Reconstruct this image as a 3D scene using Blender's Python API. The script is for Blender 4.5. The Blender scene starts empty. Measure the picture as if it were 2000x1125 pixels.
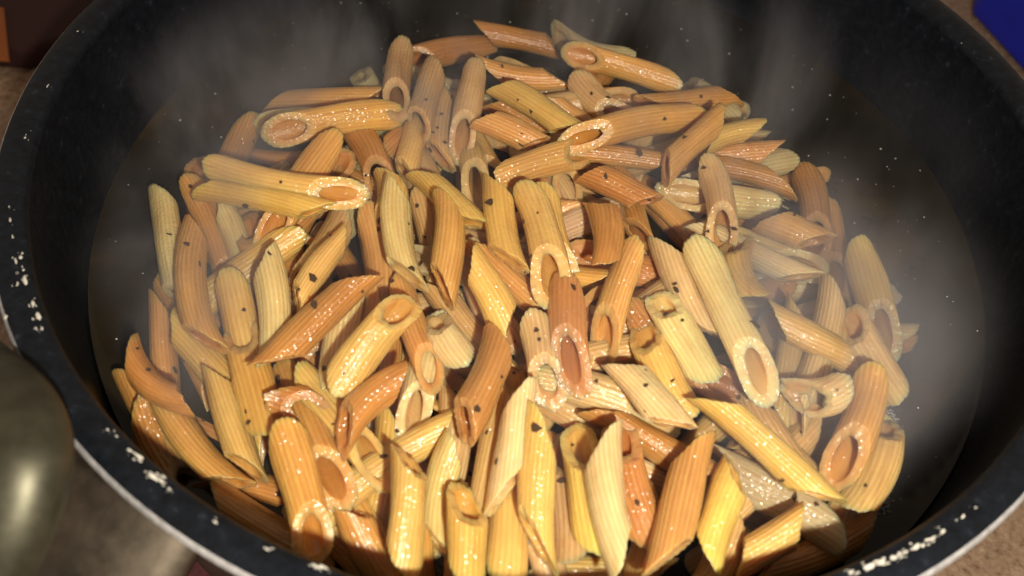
import bpy, bmesh, math, random
import numpy as np
from mathutils import Vector, Matrix
from mathutils.bvhtree import BVHTree

SC = bpy.context.scene
COL = SC.collection
random.seed(7)
rng = np.random.default_rng(11)

# ------------------------------------------------------------------ camera
RIM = 0.16                     # outer radius of the pot lip (m)
HR = 0.125                     # height of the lip above the worktop
F = 1500.0                     # focal length in photo pixels (2000 px wide)
TH, RO = math.radians(37.15), math.radians(5.03)
H = 0.9687 * RIM
CAM = np.array([-0.0540 * RIM, -1.1988 * RIM, H])      # relative to lip centre

def ray(px, py):
    u = (np.asarray(px, float) - 1000) / F
    v = -(np.asarray(py, float) - 562.5) / F
    c, s = math.cos(RO), math.sin(RO)
    u, v = c * u - s * v, s * u + c * v
    return np.stack([u, v * math.cos(TH) + math.sin(TH), v * math.sin(TH) - math.cos(TH)], -1)

def at(px, py, z):
    """point at height z (relative to the lip plane) seen at photo pixel px, py"""
    d = ray(px, py)
    t = (np.asarray(z) - H) / d[..., 2]
    return CAM + d * np.asarray(t)[..., None]

def W(p):
    return Vector((float(p[0]), float(p[1]), float(p[2]) + HR))

cam_d = bpy.data.cameras.new('camera')
cam = bpy.data.objects.new('camera', cam_d)
COL.objects.link(cam)
X0 = Vector((1, 0, 0)); U0 = Vector((0, math.cos(TH), math.sin(TH)))
right = X0 * math.cos(RO) + U0 * math.sin(RO)
up = U0 * math.cos(RO) - X0 * math.sin(RO)
back = right.cross(up)
cam.matrix_world = Matrix(((right.x, up.x, back.x, CAM[0]), (right.y, up.y, back.y, CAM[1]),
                           (right.z, up.z, back.z, CAM[2] + HR), (0, 0, 0, 1)))
cam_d.sensor_width = 36.0
cam_d.lens = 36.0 * F / 2000.0
cam_d.clip_start = 0.005
cam_d.clip_end = 50
cam_d.dof.use_dof = True
cam_d.dof.focus_distance = 0.245
cam_d.dof.aperture_fstop = 11.0
SC.camera = cam

# ------------------------------------------------------------------ light
world = bpy.data.worlds.new('World'); SC.world = world
world.use_nodes = True
bg = world.node_tree.nodes['Background']
bg.inputs[0].default_value = (1.0, 0.80, 0.60, 1)
bg.inputs[1].default_value = 0.27
fl = bpy.data.lights.new('camera_flash', 'AREA')
fl.shape = 'DISK'; fl.size = 0.012
fl.energy = 1.42
fl.color = (1.0, 0.93, 0.77)
flo = bpy.data.objects.new('camera_flash', fl)
COL.objects.link(flo)
FLASH = W((0.040, -0.255, 0.188))
flo.location = FLASH
flo.rotation_euler = (W((0.0, -0.03, -0.03)) - FLASH).to_track_quat('-Z', 'Y').to_euler()
SC.view_settings.view_transform = 'Standard'
SC.view_settings.look = 'None'
SC.view_settings.exposure = 0.0
SC.view_settings.gamma = 1.0
SC.cycles.use_denoising = True
SC.cycles.volume_bounces = 0
SC.cycles.volume_step_rate = 1.6
SC.cycles.volume_max_steps = 48
SC.cycles.max_bounces = 8
SC.cycles.sample_clamp_indirect = 4.0

# ------------------------------------------------------------------ helpers
def tag(o, label=None, cat=None, group=None, kind=None):
    if label: o['label'] = label
    if cat: o['category'] = cat
    if group: o['group'] = group
    if kind: o['kind'] = kind
    return o

def link(name, me, mat=None, parent=None, smooth=True):
    o = bpy.data.objects.new(name, me)
    COL.objects.link(o)
    if mat and not me.materials: me.materials.append(mat)
    if parent: o.parent = parent
    if smooth:
        me.polygons.foreach_set('use_smooth', [True] * len(me.polygons))
    return o

def empty(name, loc=(0, 0, 0)):
    o = bpy.data.objects.new(name, None); COL.objects.link(o); o.location = loc
    o.empty_display_size = 0.02
    return o

def bm_obj(name, bm, mat, parent=None, smooth=True):
    me = bpy.data.meshes.new(name)
    bm.normal_update()
    bm.to_mesh(me); bm.free()
    return link(name, me, mat, parent, smooth)

def lathe(name, prof, mat, parent=None, n=160, closed=False):
    bm = bmesh.new()
    rings = []
    for r, z in prof:
        rings.append([bm.verts.new((r * math.cos(a), r * math.sin(a), z)) for a in
                      [2 * math.pi * k / n for k in range(n)]] if r > 1e-6 else [bm.verts.new((0, 0, z))])
    pairs = list(zip(rings[:-1], rings[1:]))
    if closed: pairs.append((rings[-1], rings[0]))
    for a, b in pairs:
        for k in range(n):
            k2 = (k + 1) % n
            if len(a) == 1: bm.faces.new((a[0], b[k], b[k2]))
            elif len(b) == 1: bm.faces.new((a[k], b[0], a[k2]))
            else: bm.faces.new((a[k], b[k], b[k2], a[k2]))
    bmesh.ops.recalc_face_normals(bm, faces=bm.faces)
    return bm_obj(name, bm, mat, parent)

class NT:
    def __init__(self, name):
        self.m = bpy.data.materials.new(name); self.m.use_nodes = True
        self.t = self.m.node_tree; self.n = self.t.nodes
        self.b = self.n['Principled BSDF']
    def new(self, typ, **kw):
        nd = self.n.new(typ)
        for k, v in kw.items():
            if k in nd.inputs: nd.inputs[k].default_value = v
            else: setattr(nd, k, v)
        return nd
    def l(self, a, b): self.t.links.new(a, b)
    def ramp(self, fac, stops):
        r = self.new('ShaderNodeValToRGB')
        e = r.color_ramp.elements
        while len(e) < len(stops): e.new(0.5)
        for el, (p, c) in zip(e, stops):
            el.position = p; el.color = (*c, 1) if len(c) == 3 else c
        self.l(fac, r.inputs[0]); return r.outputs[0]
    def noise(self, scale, detail=4, rough=0.55, vec=None, coord='Object', stretch=None):
        tc = self.new('ShaderNodeTexCoord')
        v = tc.outputs[coord]
        if stretch:
            mp = self.new('ShaderNodeMapping'); mp.inputs['Scale'].default_value = stretch
            self.l(v, mp.inputs['Vector']); v = mp.outputs[0]
        nz = self.new('ShaderNodeTexNoise', Scale=scale, Detail=detail, Roughness=rough)
        self.l(v, nz.inputs['Vector']); return nz.outputs['Fac']
    def mix(self, fac, a, b, mode='MIX'):
        mx = self.new('ShaderNodeMix', data_type='RGBA', blend_type=mode)
        for s, v in ((0, fac), (6, a), (7, b)):
            if isinstance(v, (int, float)): mx.inputs[s].default_value = v
            elif isinstance(v, tuple): mx.inputs[s].default_value = (*v, 1)
            else: self.l(v, mx.inputs[s])
        return mx.outputs[2]
    def math(self, op, a, b=None, c=None):
        mn = self.new('ShaderNodeMath', operation=op)
        for s, v in enumerate((a, b, c)):
            if v is None: continue
            if isinstance(v, (int, float)): mn.inputs[s].default_value = v
            else: self.l(v, mn.inputs[s])
        return mn.outputs[0]
    def bump(self, h, strength, dist, normal=None):
        bp = self.new('ShaderNodeBump', Strength=strength, Distance=dist)
        self.l(h, bp.inputs['Height'])
        if normal: self.l(normal, bp.inputs['Normal'])
        return bp.outputs[0]

# ------------------------------------------------------------------ materials
def mat_pasta():
    m = NT('cooked_pasta'); b = m.b
    oi = m.new('ShaderNodeObjectInfo')
    col = oi.outputs['Color']
    streak = m.noise(1.0, 4, 0.6, stretch=(22, 620, 620))
    s1 = m.ramp(streak, [(0.32, (0.66, 0.56, 0.46)), (0.52, (1, 1, 1)), (0.75, (1.12, 1.12, 1.12))])
    col = m.mix(0.5, col, s1, 'MULTIPLY')
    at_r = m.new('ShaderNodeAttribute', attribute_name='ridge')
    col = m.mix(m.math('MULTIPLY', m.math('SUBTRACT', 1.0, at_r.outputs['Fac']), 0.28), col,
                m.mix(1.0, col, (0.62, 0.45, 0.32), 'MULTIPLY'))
    blot = m.noise(120, 3, 0.5)
    col = m.mix(0.5, col, m.ramp(blot, [(0.3, (0.78, 0.70, 0.62)), (0.65, (1.08, 1.08, 1.06))]), 'MULTIPLY')
    at_e = m.new('ShaderNodeAttribute', attribute_name='cut_end')
    col = m.mix(m.math('MULTIPLY', at_e.outputs['Fac'], 0.18), col, (0.76, 0.52, 0.29))
    at_i = m.new('ShaderNodeAttribute', attribute_name='inside')       # shade in the bore, painted into the colour as a darker amber
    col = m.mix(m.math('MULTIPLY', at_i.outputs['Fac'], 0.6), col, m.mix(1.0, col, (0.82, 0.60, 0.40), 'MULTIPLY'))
    m.l(col, b.inputs['Base Color'])
    b.inputs['Roughness'].default_value = 0.40
    b.inputs['IOR'].default_value = 1.40
    b.inputs['Subsurface Weight'].default_value = 0.8
    b.inputs['Subsurface Radius'].default_value = (1.0, 0.55, 0.20)
    b.inputs['Subsurface Scale'].default_value = 0.0055
    b.inputs['Coat Weight'].default_value = 0.85
    b.inputs['Coat Roughness'].default_value = 0.21
    b.inputs['Coat IOR'].default_value = 1.5
    n1 = m.noise(1.0, 0, 0.5, stretch=(900, 900, 900))
    n2 = m.noise(420, 2, 0.5)
    bp = m.bump(n2, 0.35, 0.0006)
    m.l(bp, b.inputs['Normal'])
    bp2 = m.bump(n1, 1.0, 0.0007)
    m.l(bp2, b.inputs['Coat Normal'])
    return m.m

def mat_broth():
    m = NT('dark_broth'); b = m.b
    n = m.noise(14, 4, 0.6)
    col = m.ramp(n, [(0.38, (0.006, 0.005, 0.003)), (0.55, (0.016, 0.011, 0.004)), (0.72, (0.075, 0.043, 0.010))])
    m.l(col, b.inputs['Base Color'])
    b.inputs['Roughness'].default_value = 0.12
    b.inputs['IOR'].default_value = 1.34
    m.l(m.bump(m.noise(60, 2, 0.5), 0.25, 0.002), b.inputs['Normal'])
    return m.m

def mat_nonstick():
    m = NT('black_nonstick'); b = m.b
    n = m.noise(320, 5, 0.65)
    col = m.ramp(n, [(0.35, (0.004, 0.005, 0.007)), (0.62, (0.008, 0.010, 0.015)), (0.78, (0.035, 0.040, 0.055))])
    m.l(col, b.inputs['Base Color'])
    b.inputs['Roughness'].default_value = 0.38
    b.inputs['Specular IOR Level'].default_value = 0.22
    m.l(m.bump(n, 0.4, 0.0006), b.inputs['Normal'])
    return m.m

def mat_metal(name, col, rough, sc=300, stretch=None, metallic=1.0):
    m = NT(name); b = m.b
    n = m.noise(sc, 4, 0.6, stretch=stretch)
    m.l(m.ramp(n, [(0.3, tuple(c * 0.6 for c in col)), (0.7, col)]), b.inputs['Base Color'])
    b.inputs['Metallic'].default_value = metallic
    m.l(m.math('MULTIPLY_ADD', n, 0.25, rough - 0.12), b.inputs['Roughness'])
    m.l(m.bump(n, 0.12, 0.0006), b.inputs['Normal'])
    return m.m

def mat_simple(name, c1, c2, rough, sc, bump=0.2, bd=0.001, sheen=0.0):
    m = NT(name); b = m.b
    n = m.noise(sc, 5, 0.65)
    m.l(m.ramp(n, [(0.32, c1), (0.68, c2)]), b.inputs['Base Color'])
    b.inputs['Roughness'].default_value = rough
    b.inputs['Sheen Weight'].default_value = sheen
    m.l(m.bump(n, bump, bd), b.inputs['Normal'])
    return m.m

def mat_stone():
    m = NT('speckled_stone'); b = m.b
    n = m.noise(260, 6, 0.7); n2 = m.noise(25, 3, 0.5)
    c = m.ramp(n, [(0.30, (0.10, 0.055, 0.035)), (0.45, (0.30, 0.19, 0.125)), (0.62, (0.42, 0.29, 0.20)), (0.75, (0.62, 0.50, 0.38))])
    c = m.mix(0.5, c, m.ramp(n2, [(0.3, (0.7, 0.66, 0.62)), (0.7, (1.1, 1.08, 1.05))]), 'MULTIPLY')
    m.l(c, b.inputs['Base Color'])
    b.inputs['Roughness'].default_value = 0.5
    m.l(m.bump(n, 0.15, 0.0006), b.inputs['Normal'])
    return m.m

M = dict(
    pasta=mat_pasta(), broth=mat_broth(), black=mat_nonstick(),
    edge=mat_metal('bare_metal_edge', (0.62, 0.60, 0.62), 0.5, 500, metallic=0.35),
    steel=mat_metal('brushed_steel', (0.22, 0.18, 0.14), 0.50, 120),
    handle=mat_metal('olive_handle', (0.095, 0.088, 0.060), 0.44, 150, metallic=0.7),
    stone=mat_stone(),
    cloth=mat_simple('dark_red_cloth', (0.014, 0.0015, 0.0015), (0.04, 0.005, 0.004), 0.9, 900, 0.5, 0.001, 0.0),
    orange=mat_simple('orange_print', (0.22, 0.05, 0.008), (0.32, 0.09, 0.012), 0.9, 900, 0.4),
    maroon=mat_simple('maroon_cloth', (0.04, 0.003, 0.006), (0.09, 0.008, 0.014), 0.9, 900, 0.5, 0.001, 0.3),
    blue=mat_simple('blue_plastic', (0.004, 0.014, 0.42), (0.006, 0.020, 0.52), 0.45, 40, 0.1),
    herb=mat_simple('dried_herb', (0.03, 0.012, 0.004), (0.10, 0.048, 0.016), 0.5, 1500, 0.6, 0.0005),
    crust=mat_simple('starch_crust', (0.50, 0.44, 0.36), (0.80, 0.77, 0.72), 0.75, 900, 0.5, 0.0006),
    foam=mat_simple('foam', (0.22, 0.20, 0.19), (0.42, 0.40, 0.40), 0.25, 400, 0.3),
)

# ------------------------------------------------------------------ worktop and pot
bm = bmesh.new()
bmesh.ops.create_grid(bm, x_segments=8, y_segments=8, size=1.5)
wt = bm_obj('worktop', bm, M['stone'], smooth=False)
tag(wt, 'speckled beige brown stone worktop under the pot', 'worktop', kind='structure')

pot = empty('cooking_pot')
tag(pot, 'large black nonstick cooking pot full of penne and dark broth', 'pot')
ZL = -0.046        # broth level
ZB = -0.052        # broth level relative to lip
lathe('inner_wall', [(0.0, 0.008), (0.135, 0.008), (0.146, 0.012), (0.1520, 0.024), (0.1530, 0.05),
                     (0.1525, HR - 0.012), (0.1515, HR - 0.003)], M['black'], pot)
lathe('lip', [(0.1515, HR - 0.003), (0.1517, HR - 0.0012), (0.1526, HR - 0.0002), (0.1545, HR + 0.0006), (0.1570, HR + 0.0010),
              (0.1592, HR + 0.0007)], M['black'], pot)
lathe('bare_rim_edge', [(0.1592, HR + 0.0007), (0.1598, HR + 0.0002), (0.1603, HR - 0.0008), (0.1600, HR - 0.0018), (0.1590, HR - 0.0022)],
      M['edge'], pot)
lathe('outer_wall', [(0.1590, HR - 0.0022), (0.1575, HR - 0.006), (0.1570, 0.05), (0.1560, 0.02), (0.1490, 0.006), (0.136, 0.002), (0.0, 0.002)],
      M['black'], pot)

# loop handle: an oval bar that leaves the wall, rises over the lip and bows outwards
def tube(name, pts, radii, mat, parent, n=20, flat=1.0):
    bm = bmesh.new(); rings = []
    for i, p in enumerate(pts):
        a = pts[max(i - 1, 0)]; c = pts[min(i + 1, len(pts) - 1)]
        t = (c - a).normalized()
        s = t.cross(Vector((0, 0, 1))).normalized(); u = s.cross(t).normalized()
        rings.append([bm.verts.new(p + s * radii[i] * math.cos(q) + u * radii[i] * flat * math.sin(q))
                      for q in [2 * math.pi * k / n for k in range(n)]])
    for a, b in zip(rings[:-1], rings[1:]):
        for k in range(n): bm.faces.new((a[k], b[k], b[(k + 1) % n], a[(k + 1) % n]))
    bm.faces.new(rings[0][::-1]); bm.faces.new(rings[-1])
    bmesh.ops.recalc_face_normals(bm, faces=bm.faces)
    return bm_obj(name, bm, mat, parent)

def catmull(P, n=8):
    out = []
    P = [P[0] * 2 - P[1]] + P + [P[-1] * 2 - P[-2]]
    for i in range(1, len(P) - 2):
        for k in range(n):
            t = k / n
            a, b, c, d = P[i - 1:i + 3]
            out.append(0.5 * ((2 * b) + (c - a) * t + (2 * a - 5 * b + 4 * c - d) * t * t + (3 * b - a - 3 * c + d) * t ** 3))
    out.append(P[-2]); return out

hp = [W(at(-330, 560, -0.030)), W(at(-160, 650, -0.012)), W(at(-50, 740, 0.004)), W(at(18, 810, 0.010)), W(at(42, 885, 0.012)), W(at(30, 970, 0.009)),
      W(at(-8, 1070, 0.003)), W(at(-60, 1180, -0.006)), W(at(-90, 1330, -0.020)), W(at(60, 1420, -0.030)), W(at(300, 1330, -0.030))]
hp = catmull(hp)
hd = tube('handle', hp, [0.0092] * len(hp), M['handle'], pot, 24, 0.85)
# steel bracket that carries the handle, a wide curved plate under the lip
bm = bmesh.new()
c0, c1, c2, c3 = at(120, 850, -0.016), at(395, 1050, -0.016), at(250, 1290, -0.030), at(-80, 1150, -0.030)
for zoff in (0, -0.004):
    for i in range(9):
        for j in range(9):
            s, t = i / 8, j / 8
            p = (c0 * (1 - s) + c1 * s) * (1 - t) + (c3 * (1 - s) + c2 * s) * t
            p = p + np.array([0, 0, 0.006 * math.sin(math.pi * s) + zoff])
            bm.verts.new(W(p))
bm.verts.ensure_lookup_table()
g = lambda q, i, j: bm.verts[q * 81 + i * 9 + j]
for i in range(8):
    for j in range(8):
        bm.faces.new((g(0, i, j), g(0, i + 1, j), g(0, i + 1, j + 1), g(0, i, j + 1)))
        bm.faces.new((g(1, i, j), g(1, i, j + 1), g(1, i + 1, j + 1), g(1, i + 1, j)))
for i in range(8):
    for j in (0, 8): bm.faces.new((g(0, i, j), g(1, i, j), g(1, i + 1, j), g(0, i + 1, j)))
    for q in (0, 8): bm.faces.new((g(0, q, i), g(0, q, i + 1), g(1, q, i + 1), g(1, q, i)))
bmesh.ops.recalc_face_normals(bm, faces=bm.faces)
br = bm_obj('handle_bracket', bm, M['steel'], hd)

# dried starch on the lip
def blob(seed, r, flat=0.45, n=2):
    rd = random.Random(seed)
    bm = bmesh.new()
    bmesh.ops.create_icosphere(bm, subdivisions=n, radius=r)
    ph = [rd.uniform(0, 6) for _ in range(6)]
    for v in bm.verts:
        c = v.co / r
        k = 1 + 0.22 * math.sin(3 * c.x + ph[0]) + 0.2 * math.sin(4 * c.y + ph[1]) + 0.15 * math.sin(5 * c.z + ph[2] + 3 * c.x)
        v.co = c * r * k; v.co.z *= flat
    me = bpy.data.meshes.new('starch_crust'); bm.to_mesh(me); bm.free()
    return me
crust_px = [(20, 430, 1), (38, 500, 2.2), (46, 545, 2.6), (44, 525, 1.4), (62, 590, 2.4), (72, 615, 2.2), (80, 640, 1.4), (4, 622, 1.6), (24, 462, 1), (48, 268, 1), (50, 262, .8),
            (172, 88, 1.2), (168, 82, .8), (230, 15, 1.2), (92, 166, 1.2), (152, 62, .8), (225, 22, .8), (18, 405, .8), (24, 560, .9),
            (1772, 8, 2), (1782, 16, 1.4), (1864, 79, 2.2), (1899, 108, 2.4), (1956, 170, 1.6), (1838, 52, 1), (1925, 130, 1),
            (266, 888, 2), (296, 930, 2.2), (312, 938, 1.8), (250, 878, 1.3), (330, 955, 1.2), (208, 838, 1.2), (225, 850, 1), (420, 1020, 1), (520, 1072, 1.1), (632, 1108, 2), (615, 1104, 1.4),
            (1700, 1108, 2.4), (1722, 1100, 2.4), (1745, 1090, 2.2), (1768, 1079, 1.8), (1790, 1068, 1.8), (1815, 1054, 1.6), (1840, 1040, 1.4), (1880, 1010, 1.2), (1905, 992, 1), (1665, 1116, 1.6)]
rd = random.Random(5)
lib = [blob(i, 0.001) for i in range(6)]
for me in lib:
    me.materials.append(M['crust'])
    me.polygons.foreach_set('use_smooth', [True] * len(me.polygons))
def lip_z(r):
    return np.interp(r, [0.1515, 0.1526, 0.1545, 0.1575, 0.1592, 0.1603], [-0.003, -0.0002, 0.0006, 0.0010, 0.0006, -0.0008])
for i, (px, py, s) in enumerate(crust_px):
    for k in range(7 if s > 1.3 else 3):
        p = at(px + (rd.uniform(-13, 13) if k else 0), py + (rd.uniform(-11, 11) if k else 0), 0.0005)
        r = math.hypot(p[0], p[1]); q = min(max(r, 0.1522), 0.1590)
        p[:2] *= q / r
        o = bpy.data.objects.new('starch_crust', lib[(i + k) % 6]); COL.objects.link(o); o.parent = pot
        o.location = W((p[0], p[1], lip_z(q)))
        a = math.atan2(p[1], p[0])
        o.rotation_euler = (0, 0, a + math.pi / 2 + rd.uniform(-.3, .3))
        f = 0.30 * s * (1 if k == 0 else rd.uniform(.15, .6))
        o.scale = (f * rd.uniform(1.2, 2.8), f * rd.uniform(.5, .9), f * 0.45)

# broth
def broth_mesh():
    bm = bmesh.new(); n = 128
    rings = [[bm.verts.new((0, 0, 0))]]
    for r in [0.02, 0.05, 0.08, 0.1, 0.12, 0.135, 0.145, 0.150, 0.1522]:
        zz = 0.0006 if r > 0.151 else 0
        rings.append([bm.verts.new((r * math.cos(2 * math.pi * k / n), r * math.sin(2 * math.pi * k / n), zz)) for k in range(n)])
    for a, b in zip(rings[:-1], rings[1:]):
        for k in range(n):
            k2 = (k + 1) % n
            if len(a) == 1: bm.faces.new((a[0], b[k], b[k2]))
            else: bm.faces.new((a[k], b[k], b[k2], a[k2]))
    return bm
br_o = bm_obj('broth', broth_mesh(), M['broth'])
br_o.location = (0, 0, HR + ZL)
tag(br_o, 'dark brown broth surface filling the black pot', 'broth', kind='structure')

# ------------------------------------------------------------------ penne table
# each zone: origin in the photo, rows (ax, ay, bx, by, cut angle, layer, tone, hidden end)
# in pixels of a 2.8125x enlargement.  cut angle 0: opening at A faces up, 180: at B, 90/270: cuts seen from the side
ZT = {}
ZT[(220, 250)] = [
 (275,335,400,1010,90,2,0,''), (420,285,480,480,180,1,2,'B'), (490,115,520,330,0,1,3,'B'),
 (480,505,550,1245,90,3,2,''), (565,380,640,690,270,2,0,'B'), (700,440,810,700,0,2,2,'B'), (640,690,740,790,0,1,2,'B'),
 (815,650,890,1310,270,3,0,''), (640,800,690,1050,180,2,1,'B'), (270,890,250,1330,90,1,2,'B'), (290,830,330,920,180,0,3,'B')]
ZT[(220, 600)] = [
 (275,50,525,330,270,2,1,'B'), (85,205,505,530,270,3,3,''), (560,290,770,980,90,2,1,''), (670,25,845,745,0,2,2,''),
 (285,480,710,1020,90,2,2,''), (205,560,510,1050,180,1,3,''), (175,440,300,500,180,0,3,'B'), (490,1070,940,1100,90,1,3,''),
 (830,850,880,1090,180,1,2,'A')]
ZT[(400, 80)] = [
 (820,120,960,290,0,1,4,'B'), (330,345,1010,320,90,2,2,''), (250,480,560,400,0,2,0,'B'), (325,530,1085,405,0,3,2,''),
 (265,425,120,640,180,1,3,'B'), (230,590,520,620,90,0,3,''), (720,520,545,700,180,3,2,'B'), (815,580,670,690,0,2,3,'B'),
 (815,530,925,810,180,2,3,''), (1020,505,860,540,0,1,4,'B'), (20,690,880,850,180,4,1,''), (-40,805,715,965,90,3,1,''),
 (660,700,850,790,0,1,3,''), (530,1040,400,1110,180,2,1,'B')]
ZT[(700, 60)] = [
 (250,85,220,440,180,4,5,''), (435,185,315,560,90,4,5,''), (330,165,600,115,0,1,3,''), (110,190,230,200,0,0,4,'B'),
 (495,320,455,765,90,2,5,''), (640,195,545,690,180,3,5,''), (590,640,640,945,180,2,5,'A'), (690,590,820,860,180,2,5,'A'),
 (640,470,1025,650,90,3,2,''), (700,370,1100,620,90,1,3,''), (285,570,240,845,90,3,1,'A'), (165,790,105,1110,90,3,1,''),
 (225,795,300,1430,90,4,0,''), (330,775,690,1120,90,3,1,''), (340,880,400,1125,180,1,5,'B'), (120,700,230,560,180,2,3,'B'), (150,540,80,650,0,1,4,'B'),
 (535,220,525,350,0,1,5,'B')]
ZT[(880, 20)] = [
 (115,120,640,215,270,2,3,''), (525,85,1040,275,0,2,4,''), (600,225,1265,420,0,3,2,''), (125,300,690,365,270,3,2,''),
 (230,395,700,700,90,3,1,''), (500,420,880,640,90,2,2,''), (700,365,1000,615,180,3,5,''), (615,745,1370,590,0,3,2,''),
 (335,915,720,805,180,2,2,''), (640,860,652,1055,180,2,5,'A'), (730,790,1130,840,90,2,2,''), (715,880,1125,1090,90,3,3,''),
 (400,970,600,900,0,1,3,'')]
ZT[(1200, 100)] = [
 (125,310,700,245,270,3,3,''), (235,690,610,345,90,4,2,''), (450,545,830,440,90,3,1,''), (440,590,860,560,90,2,2,''),
 (820,605,985,600,0,1,4,'A'), (390,620,1025,770,270,2,3,''), (240,760,890,860,0,2,6,''), (505,615,570,1120,180,4,5,''),
 (250,830,450,1040,90,1,2,''), (130,720,240,800,0,0,3,'B'), (290,680,390,710,0,0,3,'B'), (1050,740,1085,1040,180,1,3,''), (640,350,720,430,0,0,4,'A')]
ZT[(500, 400)] = [
 (530,140,185,600,90,3,1,''), (420,120,215,400,90,2,5,''), (605,15,610,330,180,2,2,'B'), (640,345,15,945,270,4,3,''),
 (875,500,430,1050,0,4,1,''), (690,410,600,740,90,2,2,'B'), (745,370,730,560,180,1,3,'B'), (515,560,460,920,270,2,0,''),
 (330,810,385,1080,180,1,3,'A'), (680,290,800,300,0,1,4,'B'), (1050,-60,1000,570,90,3,2,''), (870,600,1000,1000,225,3,2,'A'),
 (1070,850,1030,1125,0,1,5,'B'), (140,270,190,470,0,1,3,'B')]
ZT[(800, 400)] = [
 (485,-180,560,380,90,4,1,''), (645,-85,775,520,170,5,1,''), (745,-90,870,410,180,3,1,''), (1005,-59,1065,385,0,3,3,''),
 (830,180,980,110,0,1,6,''), (885,230,1010,240,0,1,3,'B'), (850,330,1120,430,90,2,2,'A'), (960,640,1060,480,0,1,3,'B'),
 (860,405,905,1030,180,4,3,''), (670,610,770,1110,180,3,5,''), (390,230,765,580,90,2,2,''), (345,215,605,800,180,2,5,''),
 (290,260,570,780,270,3,1,''), (105,555,345,905,0,3,0,''), (510,710,250,1270,90,4,3,''), (590,810,400,1750,0,2,5,''),
 (240,560,390,760,90,1,5,''), (290,180,430,220,0,1,5,'')]
ZT[(1100, 400)] = [
 (545,160,850,790,90,3,0,''), (735,205,1140,1070,200,4,0,''), (490,455,815,1010,20,4,0,''), (420,625,715,1200,0,3,1,''),
 (285,825,655,1275,90,4,0,''), (800,800,1040,1060,180,2,3,'A'), (470,200,520,480,90,1,5,''), (400,60,430,230,90,2,3,'A'),
 (410,210,200,855,135,3,2,''), (440,570,350,650,0,1,5,'A'), (300,680,400,700,0,1,5,''), (240,760,440,810,0,1,5,''), (140,900,290,860,0,1,5,'')]
ZT[(1400, 400)] = [
 (160,110,265,570,0,3,5,''), (235,70,610,245,90,3,5,''), (605,80,655,420,180,1,3,''), (240,180,565,440,90,3,6,'A'),
 (470,300,615,390,180,2,6,'A'), (755,205,955,840,200,2,1,''), (470,490,460,650,90,2,5,'B'), (645,405,580,700,90,3,6,'B'),
 (690,540,1030,1110,0,4,6,''), (245,590,810,890,270,3,5,''), (340,1030,750,965,0,4,6,''), (390,840,430,930,0,1,5,'')]
ZT[(500, 725)] = [
 (100,150,375,280,180,3,3,''), (155,300,345,1040,180,4,2,''), (340,390,475,715,180,3,2,'A'), (560,360,745,600,200,3,1,'A'),
 (440,740,1040,345,90,2,1,''), (840,395,790,1150,60,4,1,''), (670,670,640,990,90,1,1,'A'), (480,830,570,760,0,1,4,'A'),
 (460,810,600,1200,180,2,2,''), (860,960,850,1250,90,1,2,''), (870,20,425,415,120,4,3,''), (925,0,850,370,180,2,0,'A')]
ZT[(800, 725)] = [
 (280,340,155,1040,90,3,0,''), (310,585,310,1200,40,4,1,''), (530,780,510,1250,0,2,1,'A'), (615,50,500,810,270,4,0,''),
 (735,190,715,1130,120,4,1,''), (915,235,1045,1060,0,3,1,''), (880,650,890,1110,0,2,5,'A'), (820,180,930,230,0,1,5,'')]
ZT[(1100, 725)] = [
 (225,300,385,1160,270,4,0,''), (310,240,500,1010,0,3,3,''), (745,320,535,1170,270,4,2,''), (385,330,630,480,90,2,3,''),
 (470,580,620,640,0,1,6,''), (510,690,620,740,0,1,6,''), (810,600,950,480,0,1,5,''), (50,110,430,240,180,2,6,''),
 (130,180,330,290,0,1,5,'B'), (-20,170,110,250,0,1,5,''), (0,1110,330,1120,90,1,5,''), (1050,830,960,900,0,1,5,''),
 (990,480,760,1100,45,3,1,'')]
ZT[(1400, 725)] = [
 (840,-10,595,630,160,4,2,''), (925,220,715,800,0,3,5,''), (895,420,850,870,180,1,1,''), (620,200,420,400,90,2,5,'B'),
 (520,200,290,270,90,1,5,''), (245,215,560,620,90,2,5,''), (-110,80,650,790,90,5,1,''), (480,760,740,965,0,2,4,'A'),
 (520,800,40,1085,90,3,1,''), (420,1030,100,1150,90,1,2,''), (520,920,720,1010,90,1,5,''), (230,740,350,780,0,1,6,'')]

rows = []
for (ox, oy), zr in ZT.items():
    for a0, a1, b0, b1, phi, lay, tone, hid in zr:
        rows.append((ox + a0 / 2.8125, oy + a1 / 2.8125, ox + b0 / 2.8125, oy + b1 / 2.8125, phi, lay, tone, hid))
# pieces packed along the near wall, in photo pixels
rows += [(300, 900, 470, 1030, 90, 1, 3, ''), (420, 1000, 620, 1085, 270, 2, 2, ''), (590, 1030, 690, 1200, 0, 2, 2, ''), (690, 1050, 720, 1230, 90, 2, 2, ''),
         (1500, 1105, 1690, 1030, 90, 2, 3, ''), (1080, 1090, 1110, 1240, 0, 2, 5, ''), (1290, 1020, 1250, 1200, 90, 1, 2, ''), (1420, 1040, 1380, 1220, 90, 2, 5, ''),
         (905, 1010, 880, 1200, 90, 1, 2, ''), (1690, 900, 1640, 1060, 0, 2, 5, ''), (255, 760, 330, 900, 90, 1, 2, '')]
NV = len(rows)
R0 = 0.0048
def heap(x, y):
    r2 = (x / 0.150) ** 2 + ((y + 0.045) / 0.140) ** 2
    return ZB + 0.014 + 0.010 * np.clip(1 - r2, -0.4, 1)

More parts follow.
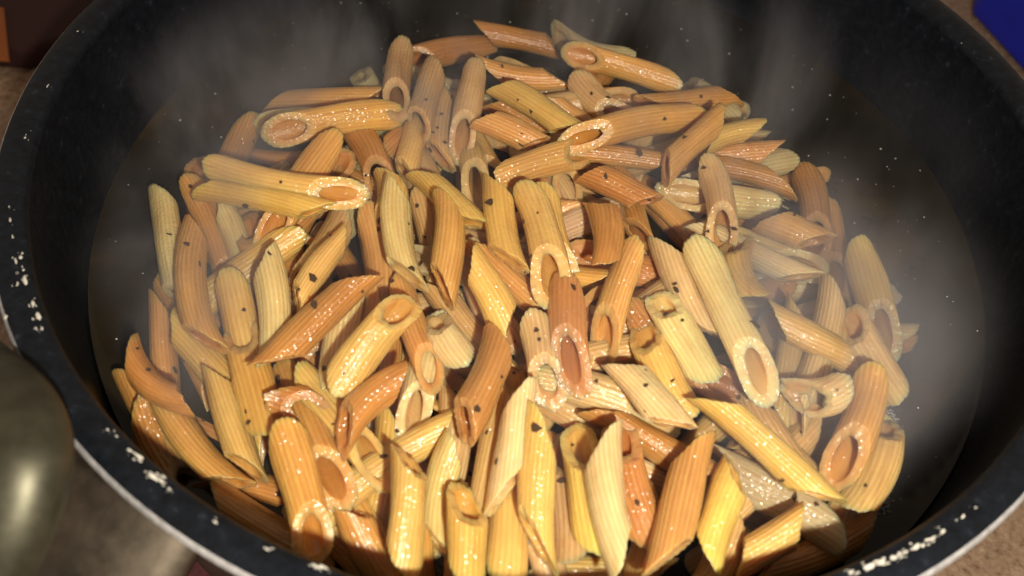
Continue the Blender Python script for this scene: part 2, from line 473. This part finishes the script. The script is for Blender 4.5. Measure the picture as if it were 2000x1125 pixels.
A = np.zeros((NV, 2)); B = np.zeros((NV, 2)); zt = np.zeros((NV, 2)); lay = np.zeros(NV); rad = np.zeros(NV)
for i, (ax, ay, bx, by, phi, l, tone, hid) in enumerate(rows):
    a = np.array([ax, ay]); b = np.array([bx, by])
    def z_of(p):
        q = at(p[0], p[1], -0.03)
        for _ in range(3): q = at(p[0], p[1], heap(q[0], q[1]) + (l - 3) * 0.0045)
        return q
    qa, qb = z_of(a), z_of(b)
    want = random.uniform(0.049, 0.055)
    drop = 0.0
    if hid:
        d = (qb - qa); d /= np.linalg.norm(d)
        d[2] = -0.28 if hid == 'B' else 0.28
        d /= np.linalg.norm(d)
        if hid == 'B': qb = qa + d * want
        else: qa = qb - d * want
    elif np.linalg.norm(qb - qa) < 0.034 and l <= 2:      # only its middle shows: both ends run on under the others
        mid = (qa + qb) / 2; d = (qb - qa) / np.linalg.norm(qb - qa)
        qa, qb = mid - d * 0.022, mid + d * 0.022
        hid = 'AB'
    for q in (qa, qb):
        r = math.hypot(q[0], q[1])
        if hid and r > 0.145: q[:2] *= 0.145 / r
    rad[i] = R0 * random.uniform(0.95, 1.06)
    A[i], B[i] = a, b
    zt[i] = qa[2], qb[2]
    lay[i] = l + (0.01 * i / NV)
    if hid:   # project the moved end back to a pixel so that it can slide along its ray
        for q, T in ((qa, A), (qb, B)):
            d = q - CAM
            x, y, z = d @ np.array(right), d @ np.array(up), -(d @ np.array(back))
            T[i] = 1000 + F * x / z, 562.5 - F * y / z

# buried pieces that show in the gaps
NF = 210
fa, fb, fz = [], [], []
k = 0
while k < NF:
    x, y = random.uniform(-0.112, 0.112), random.uniform(-0.132, 0.080)
    if (x / 0.100) ** 2 + ((y + 0.032) / 0.100) ** 2 > 1: continue
    o = random.uniform(0, math.pi); Ln = 0.05
    dv = np.array([math.cos(o), math.sin(o)]) * Ln / 2
    z = heap(x, y) - random.choice([0.008, 0.011, 0.015])
    P = []
    for s in (-1, 1):
        q = np.array([x + s * dv[0], y + s * dv[1], z + random.uniform(-.003, .003)])
        d = q - CAM
        P.append((1000 + F * (d @ np.array(right)) / -(d @ np.array(back)), 562.5 - F * (d @ np.array(up)) / -(d @ np.array(back)), q[2]))
    fa.append(P[0][:2]); fb.append(P[1][:2]); fz.append((P[0][2], P[1][2]))
    rows.append((0, 0, 0, 0, random.choice([0, 90, 180, 270]), 0, random.choice([3, 5, 5, 6, 2]), ''))
    k += 1
A = np.vstack([A, fa]); B = np.vstack([B, fb]); zt = np.vstack([zt, fz])
lay = np.concatenate([lay, np.full(NF, -1.5) + np.arange(NF) * 0.004]); rad = np.concatenate([rad, np.full(NF, R0)])
N = NV + NF

# settle: slide the ends along their sight lines until no two tubes share the same space
z = zt.copy()
TS = np.array([0.06, 0.28, 0.5, 0.72, 0.94])
for it in range(260):
    PA, PB = at(A[:, 0], A[:, 1], z[:, 0]), at(B[:, 0], B[:, 1], z[:, 1])
    if it % 10 == 0:
        C = (PA + PB) / 2
        dd = np.linalg.norm(C[:, None, :2] - C[None, :, :2], axis=-1)
        hl = np.linalg.norm((PB - PA)[:, :2], axis=1) / 2
        I, J = np.nonzero((dd < hl[:, None] + hl[None, :] + 0.012) & ~np.eye(N, dtype=bool))
    acc = np.zeros((N, 2)); cnt = np.zeros((N, 2)) + 1e-6
    S = PA[I][:, None] + (PB - PA)[I][:, None] * TS[None, :, None]
    ab = (PB - PA)[J][:, None]; ap = S - PA[J][:, None]
    t = np.clip((ap[..., 0] * ab[..., 0] + ap[..., 1] * ab[..., 1]) / (ab[..., 0] ** 2 + ab[..., 1] ** 2 + 1e-12), 0.0, 1.0)
    Q = PA[J][:, None] + ab * t[..., None]
    lat = np.hypot(S[..., 0] - Q[..., 0], S[..., 1] - Q[..., 1])
    dm = 0.84 * (rad[I] + rad[J])[:, None]
    need = np.sqrt(np.maximum(dm ** 2 - lat ** 2, 0))
    dz = S[..., 2] - Q[..., 2]
    ld = lay[I] - lay[J]
    up_i = np.where(np.abs(ld)[:, None] > 0.5, ld[:, None] > 0, dz > 0)
    sgn = np.where(up_i, 1.0, -1.0)
    viol = np.where(lat < dm, need - dz * sgn, 0); viol = np.maximum(viol, 0)
    mv = viol * sgn * 0.5
    w = np.where(sgn > 0, 0.45, 0.55)
    for e, wt_ in ((0, 1 - TS), (1, TS)):
        np.add.at(acc[:, e], I, (mv * w * wt_[None, :]).sum(1))
        np.add.at(cnt[:, e], I, ((viol > 0) * wt_[None, :]).sum(1))
    z += np.clip(acc / np.maximum(cnt, 1.0) * 1.3, -0.002, 0.002)
    z += 0.02 * (zt - z)
    z[:NV] = np.clip(z[:NV], ZB + 0.001, -0.014)
    z = np.clip(z, ZB - 0.006, -0.014)
PA, PB = at(A[:, 0], A[:, 1], z[:, 0]), at(B[:, 0], B[:, 1], z[:, 1])
for P, O in ((PA, PB), (PB, PA)):      # nothing through the wall
    r = np.hypot(P[:, 0], P[:, 1]); k = np.where(r > 0.1485, 0.1485 / r, 1)
    P[:, :2] *= k[:, None]
print('penne z range', z[:NV].min(), z[:NV].max(), 'len', np.percentile(np.linalg.norm(PB - PA, axis=1)[:NV], [0, 5, 25, 50, 75, 95, 100]))

# ------------------------------------------------------------------ penne meshes
TOP = {}
def topo(n, nx):
    if (n, nx) in TOP: return TOP[(n, nx)]
    # rings: outer 0..nx, lip, inner nx..0, lip  -> closed torus
    nr = 2 * (nx + 1) + 2
    f = []
    k = np.arange(n); k2 = (k + 1) % n
    for r in range(nr):
        r2 = (r + 1) % nr
        f.append(np.stack([r * n + k, r * n + k2, r2 * n + k2, r2 * n + k], 1))
    f = np.concatenate(f).astype(np.int32)
    TOP[(n, nx)] = (nr, f); return TOP[(n, nx)]

def penne_mesh(L, r, phi, seed, hi=True):
    rd = np.random.default_rng(seed)
    ridges = 22
    n, nx = (ridges * 4, 14) if hi else (ridges * 2, 8)
    nr, faces = topo(n, nx)
    psi = np.arange(n) * 2 * math.pi / n
    wall = 0.0016 * rd.uniform(0.85, 1.2)
    face = abs(math.cos(math.radians(phi)))
    k = r * (rd.uniform(1.1, 1.45) + 0.55 * face)
    if L < 0.036: k *= 0.75
    ph = math.radians(phi + rd.uniform(-14, 14))
    amp = r * rd.uniform(0.010, 0.028)
    rp = rd.uniform(0, 6.28)
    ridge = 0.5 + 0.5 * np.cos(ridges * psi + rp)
    wob = sum(rd.uniform(-.0002, .0002) * np.cos(q * psi + rd.uniform(0, 6)) for q in (2, 3, 5, 7, 9))
    wob2 = sum(rd.uniform(-.0002, .0002) * np.cos(q * psi + rd.uniform(0, 6)) for q in (2, 3, 5, 7, 9)) 
    jag = 0.00022 * ridge
    sx = np.cos(psi - ph)
    # rounded cut: tip a little blunter than a plane would give
    shp = np.sign(sx) * np.abs(sx) ** 0.92
    sq = rd.uniform(0.78, 1.0); sqd = ph + rd.uniform(-.5, .5)
    b1, b2 = rd.normal(0, 0.0019), rd.normal(0, 0.0012)
    tw = rd.uniform(-0.25, 0.25)
    flatq = rd.uniform(0.62, 0.92)
    rings = []; rg = []; ce = []; al = []; ins = []
    ts = np.linspace(0, 1, nx + 1)
    ts = 0.5 - 0.5 * np.cos(ts * math.pi) * (0.6 + 0.4 * np.abs(np.cos(ts * math.pi)))  # denser at the ends
    ts = (ts - ts[0]) / (ts[-1] - ts[0])
    lump = rd.uniform(0, 6.28, 4)
    def ring(t, rr, ex, cut, isr):
        f = rr / r
        xb = L / 2 - k * (1 - shp * f) + (wob + (jag if isr else 0)) * f
        xa = -L / 2 + k * (1 + shp * f) + (wob2 - (jag if isr else 0)) * f
        x = xa + (xb - xa) * t + ex
        u = x / (L / 2)
        R = rr + (amp * (ridge - 0.5) * 2 * (1 - 0.75 * cut) if isr else 0)
        R = R * (1 + 0.035 * np.sin(4 * u + lump[0]) + 0.03 * np.sin(2 * psi + 3 * u + lump[1]) + 0.02 * np.sin(3 * psi - 5 * u + lump[2]))
        R = R * (1 + 0.05 * np.clip(np.abs(u) - 0.6, 0, 1))
        a = psi + tw * u
        cz, cy = R * np.cos(a), R * np.sin(a)
        # squash along sqd
        c, s = math.cos(sqd), math.sin(sqd)
        p, q = c * cz + s * cy, -s * cz + c * cy
        if not isr: q = q * flatq
        p = p * sq; q = q * (1 + (1 - sq) * 0.4)
        cz, cy = c * p - s * q, s * p + c * q
        bend = (1 - u * u)
        rings.append(np.stack([x, cy + b1 * bend, cz + b2 * bend], 1))
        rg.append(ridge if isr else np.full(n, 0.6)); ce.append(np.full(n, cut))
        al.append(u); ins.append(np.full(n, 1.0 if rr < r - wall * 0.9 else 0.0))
    for j, t in enumerate(ts): ring(t, r, 0, 0.7 if j in (0, nx) else (0.10 if j in (1, nx - 1) else 0), True)
    ring(1, r - wall * 0.35, 0.00006, 1, False)
    for j, t in enumerate(ts[::-1]): ring(t, r - wall, 0, 0.9 if j in (0, nx) else 0.05, False)
    ring(0, r - wall * 0.35, -0.00006, 1, False)
    co = np.concatenate(rings).astype(np.float32)
    me = bpy.data.meshes.new('penne')
    me.vertices.add(len(co)); me.vertices.foreach_set('co', co.ravel())
    me.loops.add(faces.size); me.loops.foreach_set('vertex_index', faces.ravel())
    me.polygons.add(len(faces))
    me.polygons.foreach_set('loop_start', np.arange(0, faces.size, 4, dtype=np.int32))
    sm = np.ones((nr, n), bool)
    sm[[nx, nx + 1, 2 * nx + 2, 2 * nx + 3]] = False        # crisp cut faces
    me.polygons.foreach_set('use_smooth', sm.ravel())
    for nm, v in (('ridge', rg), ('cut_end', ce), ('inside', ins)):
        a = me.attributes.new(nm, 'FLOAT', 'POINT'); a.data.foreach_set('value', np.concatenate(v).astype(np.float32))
    me.update(calc_edges=True); me.validate()
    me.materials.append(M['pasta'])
    return me

TONES = [((0.80, 0.575, 0.26), 'pale cream yellow'), ((0.77, 0.485, 0.14), 'bright yellow'), ((0.66, 0.345, 0.10), 'golden orange'),
         ((0.52, 0.245, 0.068), 'brownish orange'), ((0.48, 0.40, 0.21), 'greyish pale'), ((0.63, 0.40, 0.165), 'pinkish tan'), ((0.70, 0.49, 0.245), 'pale pinkish')]
def zone(x, y):
    r = math.hypot(x, y + 0.02); a = math.degrees(math.atan2(y + 0.02, x))
    if r < 0.045: return 'mid-heap'
    if r < 0.085: return 'between heap middle and edge'
    if -150 < a < -100: return 'by the wall beside the handle'
    if -100 <= a < -40: return 'by the shaded pot wall'
    if a >= -40 and a < 40: return 'at the edge near the foam'
    if 40 <= a < 140: return 'at the edge by open broth'
    return 'at the edge on the handle side'
SOLO = {
 (400, 80, 10): 'pale yellow penne with a wide open eye-shaped end, over the heap edge',
 (800, 400, 1): 'yellow penne lying uppermost of three stuck side by side, torn open end',
 (800, 400, 0): 'yellow penne with three dark flecks, stuck beside the torn one',
 (1100, 400, 1): 'long pale ridged penne lying slanted over paler ones, split open end',
 (1400, 725, 6): 'bright yellow glistening penne with dark specks lying topmost across the heap edge',
 (500, 725, 2): 'orange penne tube pointing its large round dark hole upwards',
 (1100, 725, 2): 'wide smooth orange tan penne standing among pale glistening ones by pot wall',
 (800, 400, 8): 'deep brown orange penne with a dark oval hole in its cut end',
}
solo = {}
i = 0
for key, zr in ZT.items():
    for j in range(len(zr)):
        if (key[0], key[1], j) in SOLO: solo[i] = SOLO[(key[0], key[1], j)]
        i += 1
camv = Vector((CAM[0], CAM[1], CAM[2] + HR))
PEN = []
for i in range(N):
    pa, pb = W(PA[i]), W(PB[i])
    L = (pb - pa).length
    c = (pa + pb) / 2
    tone = rows[i][6]; phi = rows[i][4]
    me = penne_mesh(L, rad[i], phi, 100 + i, i < NV)
    o = bpy.data.objects.new('penne', me); COL.objects.link(o)
    xa = (pb - pa).normalized()
    v = (camv - c); za = (v - xa * v.dot(xa)).normalized(); ya = za.cross(xa)
    o.matrix_world = Matrix(((xa.x, ya.x, za.x, c.x), (xa.y, ya.y, za.y, c.y), (xa.z, ya.z, za.z, c.z), (0, 0, 0, 1)))
    base = np.array(TONES[tone][0]) * random.uniform(0.88, 1.10)
    base[1] *= random.uniform(0.94, 1.06); base[2] *= random.uniform(0.85, 1.15)
    o.color = (*[float(min(q, 0.9)) for q in base], 1)
    if i < NV:
        lb = 'cooked penne in the heap'
    else:
        lb = 'brownish wet penne buried under the rest of the heap'
    tag(o, lb, 'pasta', 'penne heaped in the pot')
    PEN.append(o)

# ------------------------------------------------------------------ herb flakes on the pasta
verts, polys, off = [], [], 0
for o in PEN:
    me = o.data; nv = len(me.vertices)
    co = np.empty(nv * 3, np.float32); me.vertices.foreach_get('co', co)
    mw = np.array(o.matrix_world); co = co.reshape(-1, 3) @ mw[:3, :3].T + mw[:3, 3]
    verts.append(co)
    f = np.empty(len(me.loops), np.int32); me.loops.foreach_get('vertex_index', f)
    polys.append(f.reshape(-1, 4) + off); off += nv
VV = np.concatenate(verts); FF = np.concatenate(polys)
bvh = BVHTree.FromPolygons([Vector(v) for v in VV.tolist()], FF.tolist())

# drop buried pieces that nothing shows of
owner = np.concatenate([np.full(len(p), i) for i, p in enumerate(polys)])
hits = np.zeros(N, int)
for py in range(3, 1125, 6):
    for px in range(180, 1850, 6):
        loc, nor, idx, dist = bvh.ray_cast(camv, Vector(ray(px, py)))
        if idx is not None: hits[owner[idx]] += 1
for i in range(NV, N):
    if hits[i] < 4: bpy.data.objects.remove(PEN[i])
print('kept fillers', (hits[NV:] >= 4).sum(), 'table pieces unseen', [(i, [round(q) for q in rows[i][:4]]) for i in range(NV) if hits[i] < 12])

FL = {
 (220, 250): [(430,320,1.1),(728,425,1.9),(313,585,1),(410,640,1.3),(475,745,1.2),(860,690,1),(720,1000,1.2),(1100,830,1.4),(1020,885,.6),(1105,975,1.5)],
 (220, 600): [(135,228,.9),(197,345,1),(340,350,1.5),(372,333,1.3),(390,290,1),(910,400,2),(750,630,1.2),(735,575,.8),(498,620,.6),(915,1025,1.2)],
 (400, 80): [(960,985,1),(690,1070,1),(885,738,.7),(265,550,.9),(420,775,.8)],
 (700, 60): [(455,458,1.1),(433,533,.8),(410,560,1),(395,652,1.2),(473,615,1),(515,365,.8),(510,520,.5),(370,380,.7),(897,565,.6),(893,625,1),(877,380,.9),(948,443,.9),(790,195,1.1),(325,960,1.3),(117,1040,1),(725,945,1.6),(910,1048,.9),(985,1000,.5),(795,257,.7)],
 (880, 20): [(775,455,1),(865,480,1.4),(1035,785,1.7),(855,912,1.4),(1090,1040,.9),(748,133,1.1)],
 (1200, 100): [(275,372,1.4),(385,475,1.3),(493,640,1.5),(475,248,1.1),(135,560,1.6),(515,990,.7),(660,978,1.5),(985,820,.7),(990,900,.8),(190,812,.9),(580,1045,.4)],
 (500, 400): [(312,405,1.6),(235,467,.7),(320,550,1.7),(515,393,1.3),(858,353,1.3),(927,178,1.1),(680,83,1),(672,135,1.2),(375,900,1.2),(483,925,.7),(838,105,.6),(750,420,.9),(585,475,.8)],
 (800, 400): [(628,92,.8),(665,288,.9),(705,45,.5),(900,455,1.2),(710,740,1.1),(695,690,1),(635,370,.6),(575,925,.9),(580,750,.6),(505,945,.7)],
 (1100, 400): [(625,470,1.5),(615,435,.9),(563,605,1.1),(655,635,.9),(600,968,1),(452,993,.9),(452,908,.5),(1052,660,1.6),(960,1060,1.3),(180,970,.9),(795,145,.6)],
 (800, 725): [(370,212,1.6),(425,338,1),(690,310,1.8),(835,600,1.8),(478,500,.9),(253,120,.7),(890,405,.8)],
 (1100, 725): [(450,218,.7),(405,720,.9)],
 (1400, 725): [(358,597,1.1),(428,690,1.3),(545,730,1.3),(815,627,.8),(663,105,.6),(465,335,.7)],
 (500, 725): [(130,672,1.4),(775,328,.9),(705,470,1.5),(425,290,.7)],
}
def flake_mesh(seed):
    rd = random.Random(seed)
    n = rd.choice([4, 5, 5, 6]); bm = bmesh.new()
    asp = rd.uniform(0.35, 0.85)
    top, bot = [], []
    for k in range(n):
        a = 2 * math.pi * k / n + rd.uniform(-.35, .35); r = 0.55 * rd.uniform(0.5, 1.2)
        x, y = r * math.cos(a), r * asp * math.sin(a)
        zc = rd.uniform(0, .12)
        top.append(bm.verts.new((x, y, 0.10 + zc))); bot.append(bm.verts.new((x * .95, y * .95, -0.06)))
    ct = bm.verts.new((0, 0, 0.14))
    for k in range(n):
        k2 = (k + 1) % n
        bm.faces.new((top[k], top[k2], ct)); bm.faces.new((bot[k], bot[k2], top[k2], top[k]))
    bm.faces.new(bot[::-1])
    bmesh.ops.recalc_face_normals(bm, faces=bm.faces)
    me = bpy.data.meshes.new('herb_flake'); bm.to_mesh(me); bm.free()
    me.materials.append(M['herb']); return me
flib = [flake_mesh(s) for s in range(14)]
flecks = [0] * N
q = 0
for (ox, oy), zs in FL.items():
    for fx, fy, s in zs:
        d = Vector(ray(ox + fx / 2.8125, oy + fy / 2.8125)).normalized()
        loc, nor, idx, dist = bvh.ray_cast(camv, d)
        if loc is None: continue
        if nor.dot(d) > 0: nor = -nor
        flecks[owner[idx]] += 1
        o = bpy.data.objects.new('herb_flake', flib[q % 14]); COL.objects.link(o)
        sz = 0.0018 * s * random.uniform(0.9, 1.1)
        rot = nor.to_track_quat('Z', 'Y').to_matrix() @ Matrix.Rotation(random.uniform(0, 6.28), 3, 'Z')
        o.matrix_world = Matrix.Translation(loc + nor * 0.0001) @ rot.to_4x4() @ Matrix.Diagonal((sz, sz, sz * 0.8, 1))
        big = s >= 1.3
        tag(o, 'larger dark brown herb flake stuck to a penne' if big else 'tiny dark brown herb fleck stuck to a penne', 'herb flake',
            'larger herb flakes on the pasta' if big else 'tiny herb flecks on the pasta')
        q += 1

# labels: look, flecks, and the neighbour that lies over or under the piece
CN = ['no', 'one dark fleck', 'two dark flecks', 'three dark flecks', 'four dark flecks']
CC = (PA + PB) / 2
for i in range(N):
    if i >= NV and hits[i] < 4: continue
    if i in solo:
        PEN[i]['label'] = solo[i]; continue
    phi, tone = rows[i][4], rows[i][6]
    Ln = np.linalg.norm(PB[i] - PA[i])
    parts = [('' if i < NV else 'deeply buried ') + ('short ' if Ln < 0.037 else 'long ' if Ln > 0.051 else '') + TONES[tone][1] + ' penne']
    if min(phi, 360 - phi) <= 45 or 135 <= phi <= 225: parts.append('open end showing')
    if flecks[i]: parts.append(CN[min(flecks[i], 4)] if flecks[i] < 5 else 'several dark flecks')
    best = (0, None)
    S = PA[i] + (PB[i] - PA[i]) * TS[:, None]
    for j in range(NV):
        if j == i: continue
        ab = PB[j] - PA[j]
        t = np.clip((S - PA[j])[:, :2] @ ab[:2] / (ab[:2] @ ab[:2]), 0, 1)
        if np.hypot(*(S - PA[j] - ab * t[:, None])[:, :2].T).min() < 0.008:
            dl = rows[j][5] - rows[i][5]
            if dl > best[0] or (best[0] <= 0 and dl < best[0]): best = (dl, j)
    if best[1] is not None:
        parts.append(('under a ' if best[0] > 0 else 'over a ') + TONES[rows[best[1]][6]][1] + ' one')
    parts.append(zone(CC[i][0], CC[i][1]))
    while sum(len(p.split()) for p in parts) > 16: parts.pop(1)
    PEN[i]['label'] = ', '.join(parts)

# ------------------------------------------------------------------ specks and foam on the broth
def dots(name, pts, mat, label, cat):
    bm = bmesh.new()
    for p, r in pts:
        mtx = Matrix.Translation(p) @ Matrix.Diagonal((r * random.uniform(.7, 1.4), r, r * 0.5, 1))
        bmesh.ops.create_icosphere(bm, subdivisions=1, radius=1.0, matrix=mtx)
    o = bm_obj(name, bm, mat)
    return tag(o, label, cat, kind='stuff')
pts = []
for k in range(420):
    a = random.uniform(0, 2 * math.pi); r = 0.15 * math.sqrt(random.random())
    p = Vector((r * math.cos(a), r * math.sin(a), HR + ZL + 0.0001))
    pts.append((p, 0.00016 * random.choice([1, 1, 1, 1.3, 1.8, 2.4])))
dots('starch_specks', pts, M['crust'], 'tiny white starch specks floating on the dark broth', 'specks')
pts = []
for k in range(420):
    t = random.random()
    px = 1738 + 10 * math.sin(t * 5) + random.gauss(0, 7); py = 800 + 205 * t
    pts.append((W(at(px, py, ZL + 0.0004)), random.uniform(.00015, .00045)))
dots('foam_bubbles', pts, M['foam'], 'thin line of pale foam bubbles where penne meet the broth', 'foam')

# ------------------------------------------------------------------ things around the pot
def slab(name, px_poly, z0, th, mat, label, cat, bev=0.004, parent=None):
    bm = bmesh.new()
    P = [at(x, y, z0) for x, y in px_poly]
    a = [bm.verts.new(W((p[0], p[1], z0))) for p in P]
    b = [bm.verts.new(W((p[0], p[1], z0 + th))) for p in P]
    bm.faces.new(a[::-1]); bm.faces.new(b)
    for k in range(len(a)):
        k2 = (k + 1) % len(a); bm.faces.new((a[k], a[k2], b[k2], b[k]))
    bmesh.ops.recalc_face_normals(bm, faces=bm.faces)
    bmesh.ops.bevel(bm, geom=bm.edges[:], offset=bev, segments=3, affect='EDGES', profile=0.6)
    o = bm_obj(name, bm, mat, parent)
    if label: tag(o, label, cat)
    return o
rc = slab('folded_towel', [(-500, 100), (60, 140), (330, 60), (400, -300), (-300, -400)], -HR + 0.0005, 0.014, M['cloth'],
          'dark red folded towel on the worktop beyond the handle side', 'towel')
slab('towel_stripe', [(-300, 108), (20, 122), (10, 20), (-300, -20)], -HR + 0.0138, 0.002, M['orange'], None, None, 0.0006, rc)
slab('maroon_cloth', [(300, 1130), (480, 1040), (760, 1100), (700, 1500), (330, 1450)], -HR + 0.0005, 0.008, M['maroon'],
     'maroon cloth tucked under the handle bracket', 'cloth', 0.003)
slab('plastic_tub', [(1893, 30), (2060, 215), (2500, 100), (2300, -300), (1930, -250)], -HR + 0.0005, 0.045, M['blue'],
     'bright blue plastic tub on the worktop behind the pot', 'tub', 0.006)

# ------------------------------------------------------------------ steam
def mat_steam():
    m = NT('steam'); m.n.remove(m.b)
    out = m.n['Material Output']
    vol = m.new('ShaderNodeVolumePrincipled')
    vol.inputs['Color'].default_value = (0.86, 0.83, 0.92, 1)
    vol.inputs['Anisotropy'].default_value = 0.1
    tc = m.new('ShaderNodeTexCoord'); v = tc.outputs['Object']
    mp = m.new('ShaderNodeMapping'); mp.inputs['Scale'].default_value = (1.35, 0.62, 0.5); mp.inputs['Rotation'].default_value = (0.2, 0.1, 0.35)
    m.l(v, mp.inputs['Vector'])
    wz = m.new('ShaderNodeTexNoise', Scale=16.0, Detail=2.0)
    m.l(mp.outputs[0], wz.inputs['Vector'])
    wv = m.new('ShaderNodeVectorMath', operation='MULTIPLY_ADD')
    wv.inputs[1].default_value = (0.05, 0.05, 0.05)
    m.l(wz.outputs['Color'], wv.inputs[0]); m.l(mp.outputs[0], wv.inputs[2])
    nz = m.new('ShaderNodeTexNoise', Scale=27.0, Detail=4.0, Roughness=0.6)
    m.l(wv.outputs[0], nz.inputs['Vector'])
    mr = m.new('ShaderNodeMapRange'); mr.interpolation_type = 'SMOOTHSTEP'
    mr.inputs[1].default_value = 0.36; mr.inputs[2].default_value = 0.74
    m.l(nz.outputs['Fac'], mr.inputs[0])
    tot = None
    for px, py, r, k in PLUMES:
        c = at(px, py, -0.015)
        ds = m.new('ShaderNodeVectorMath', operation='DISTANCE')
        ds.inputs[1].default_value = (c[0], c[1], c[2] + HR)
        m.l(v, ds.inputs[0])
        q = m.new('ShaderNodeMapRange'); q.interpolation_type = 'SMOOTHSTEP'
        q.inputs[1].default_value = 0; q.inputs[2].default_value = r
        q.inputs[3].default_value = k; q.inputs[4].default_value = 0
        m.l(ds.outputs['Value'], q.inputs[0])
        tot = q.outputs[0] if tot is None else m.math('ADD', tot, q.outputs[0])
    tot = m.math('ADD', tot, 0.12)
    fl_ = m.new('ShaderNodeVectorMath', operation='MULTIPLY'); fl_.inputs[1].default_value = (1, 1, 0)
    m.l(v, fl_.inputs[0])
    ln = m.new('ShaderNodeVectorMath', operation='LENGTH'); m.l(fl_.outputs[0], ln.inputs[0])
    def fade(src, a, b_):
        q = m.new('ShaderNodeMapRange'); q.interpolation_type = 'SMOOTHSTEP'
        q.inputs[1].default_value = a; q.inputs[2].default_value = b_
        q.inputs[3].default_value = 1; q.inputs[4].default_value = 0
        m.l(src, q.inputs[0]); return q.outputs[0]
    sp = m.new('ShaderNodeSeparateXYZ'); m.l(v, sp.inputs[0])
    edge = m.math('MULTIPLY', fade(ln.outputs['Value'], 0.122, 0.149), fade(sp.outputs['Z'], HR - 0.012, HR + 0.012))
    d = m.math('MULTIPLY', m.math('MULTIPLY', m.math('MULTIPLY', mr.outputs[0], tot), edge), STEAM)
    m.l(d, vol.inputs['Density'])
    m.l(vol.outputs[0], out.inputs['Volume'])
    return m.m
STEAM = 22.0
PLUMES = [(290, 330, .060, 1.2), (420, 180, .05, .7), (640, 60, .045, 1), (1340, 140, .06, 1), (1560, 560, .060, 1.5), (1480, 420, .04, .8), (850, 200, .040, 1), (1660, 830, .05, .8),
          (310, 850, .035, .8), (1830, 720, .05, .35), (1150, 20, .05, .6), (1000, 650, .03, .5), (230, 520, .05, .9), (350, 650, .04, .5), (1250, 320, .04, .4)]
st = lathe('steam', [(0.0, HR + ZL + 0.0006), (0.149, HR + ZL + 0.0012), (0.149, HR + 0.012), (0.0, HR + 0.014)], mat_steam(), None, 64)
tag(st, 'thin wisps of pale steam rising over the pasta and broth', 'steam', kind='stuff')
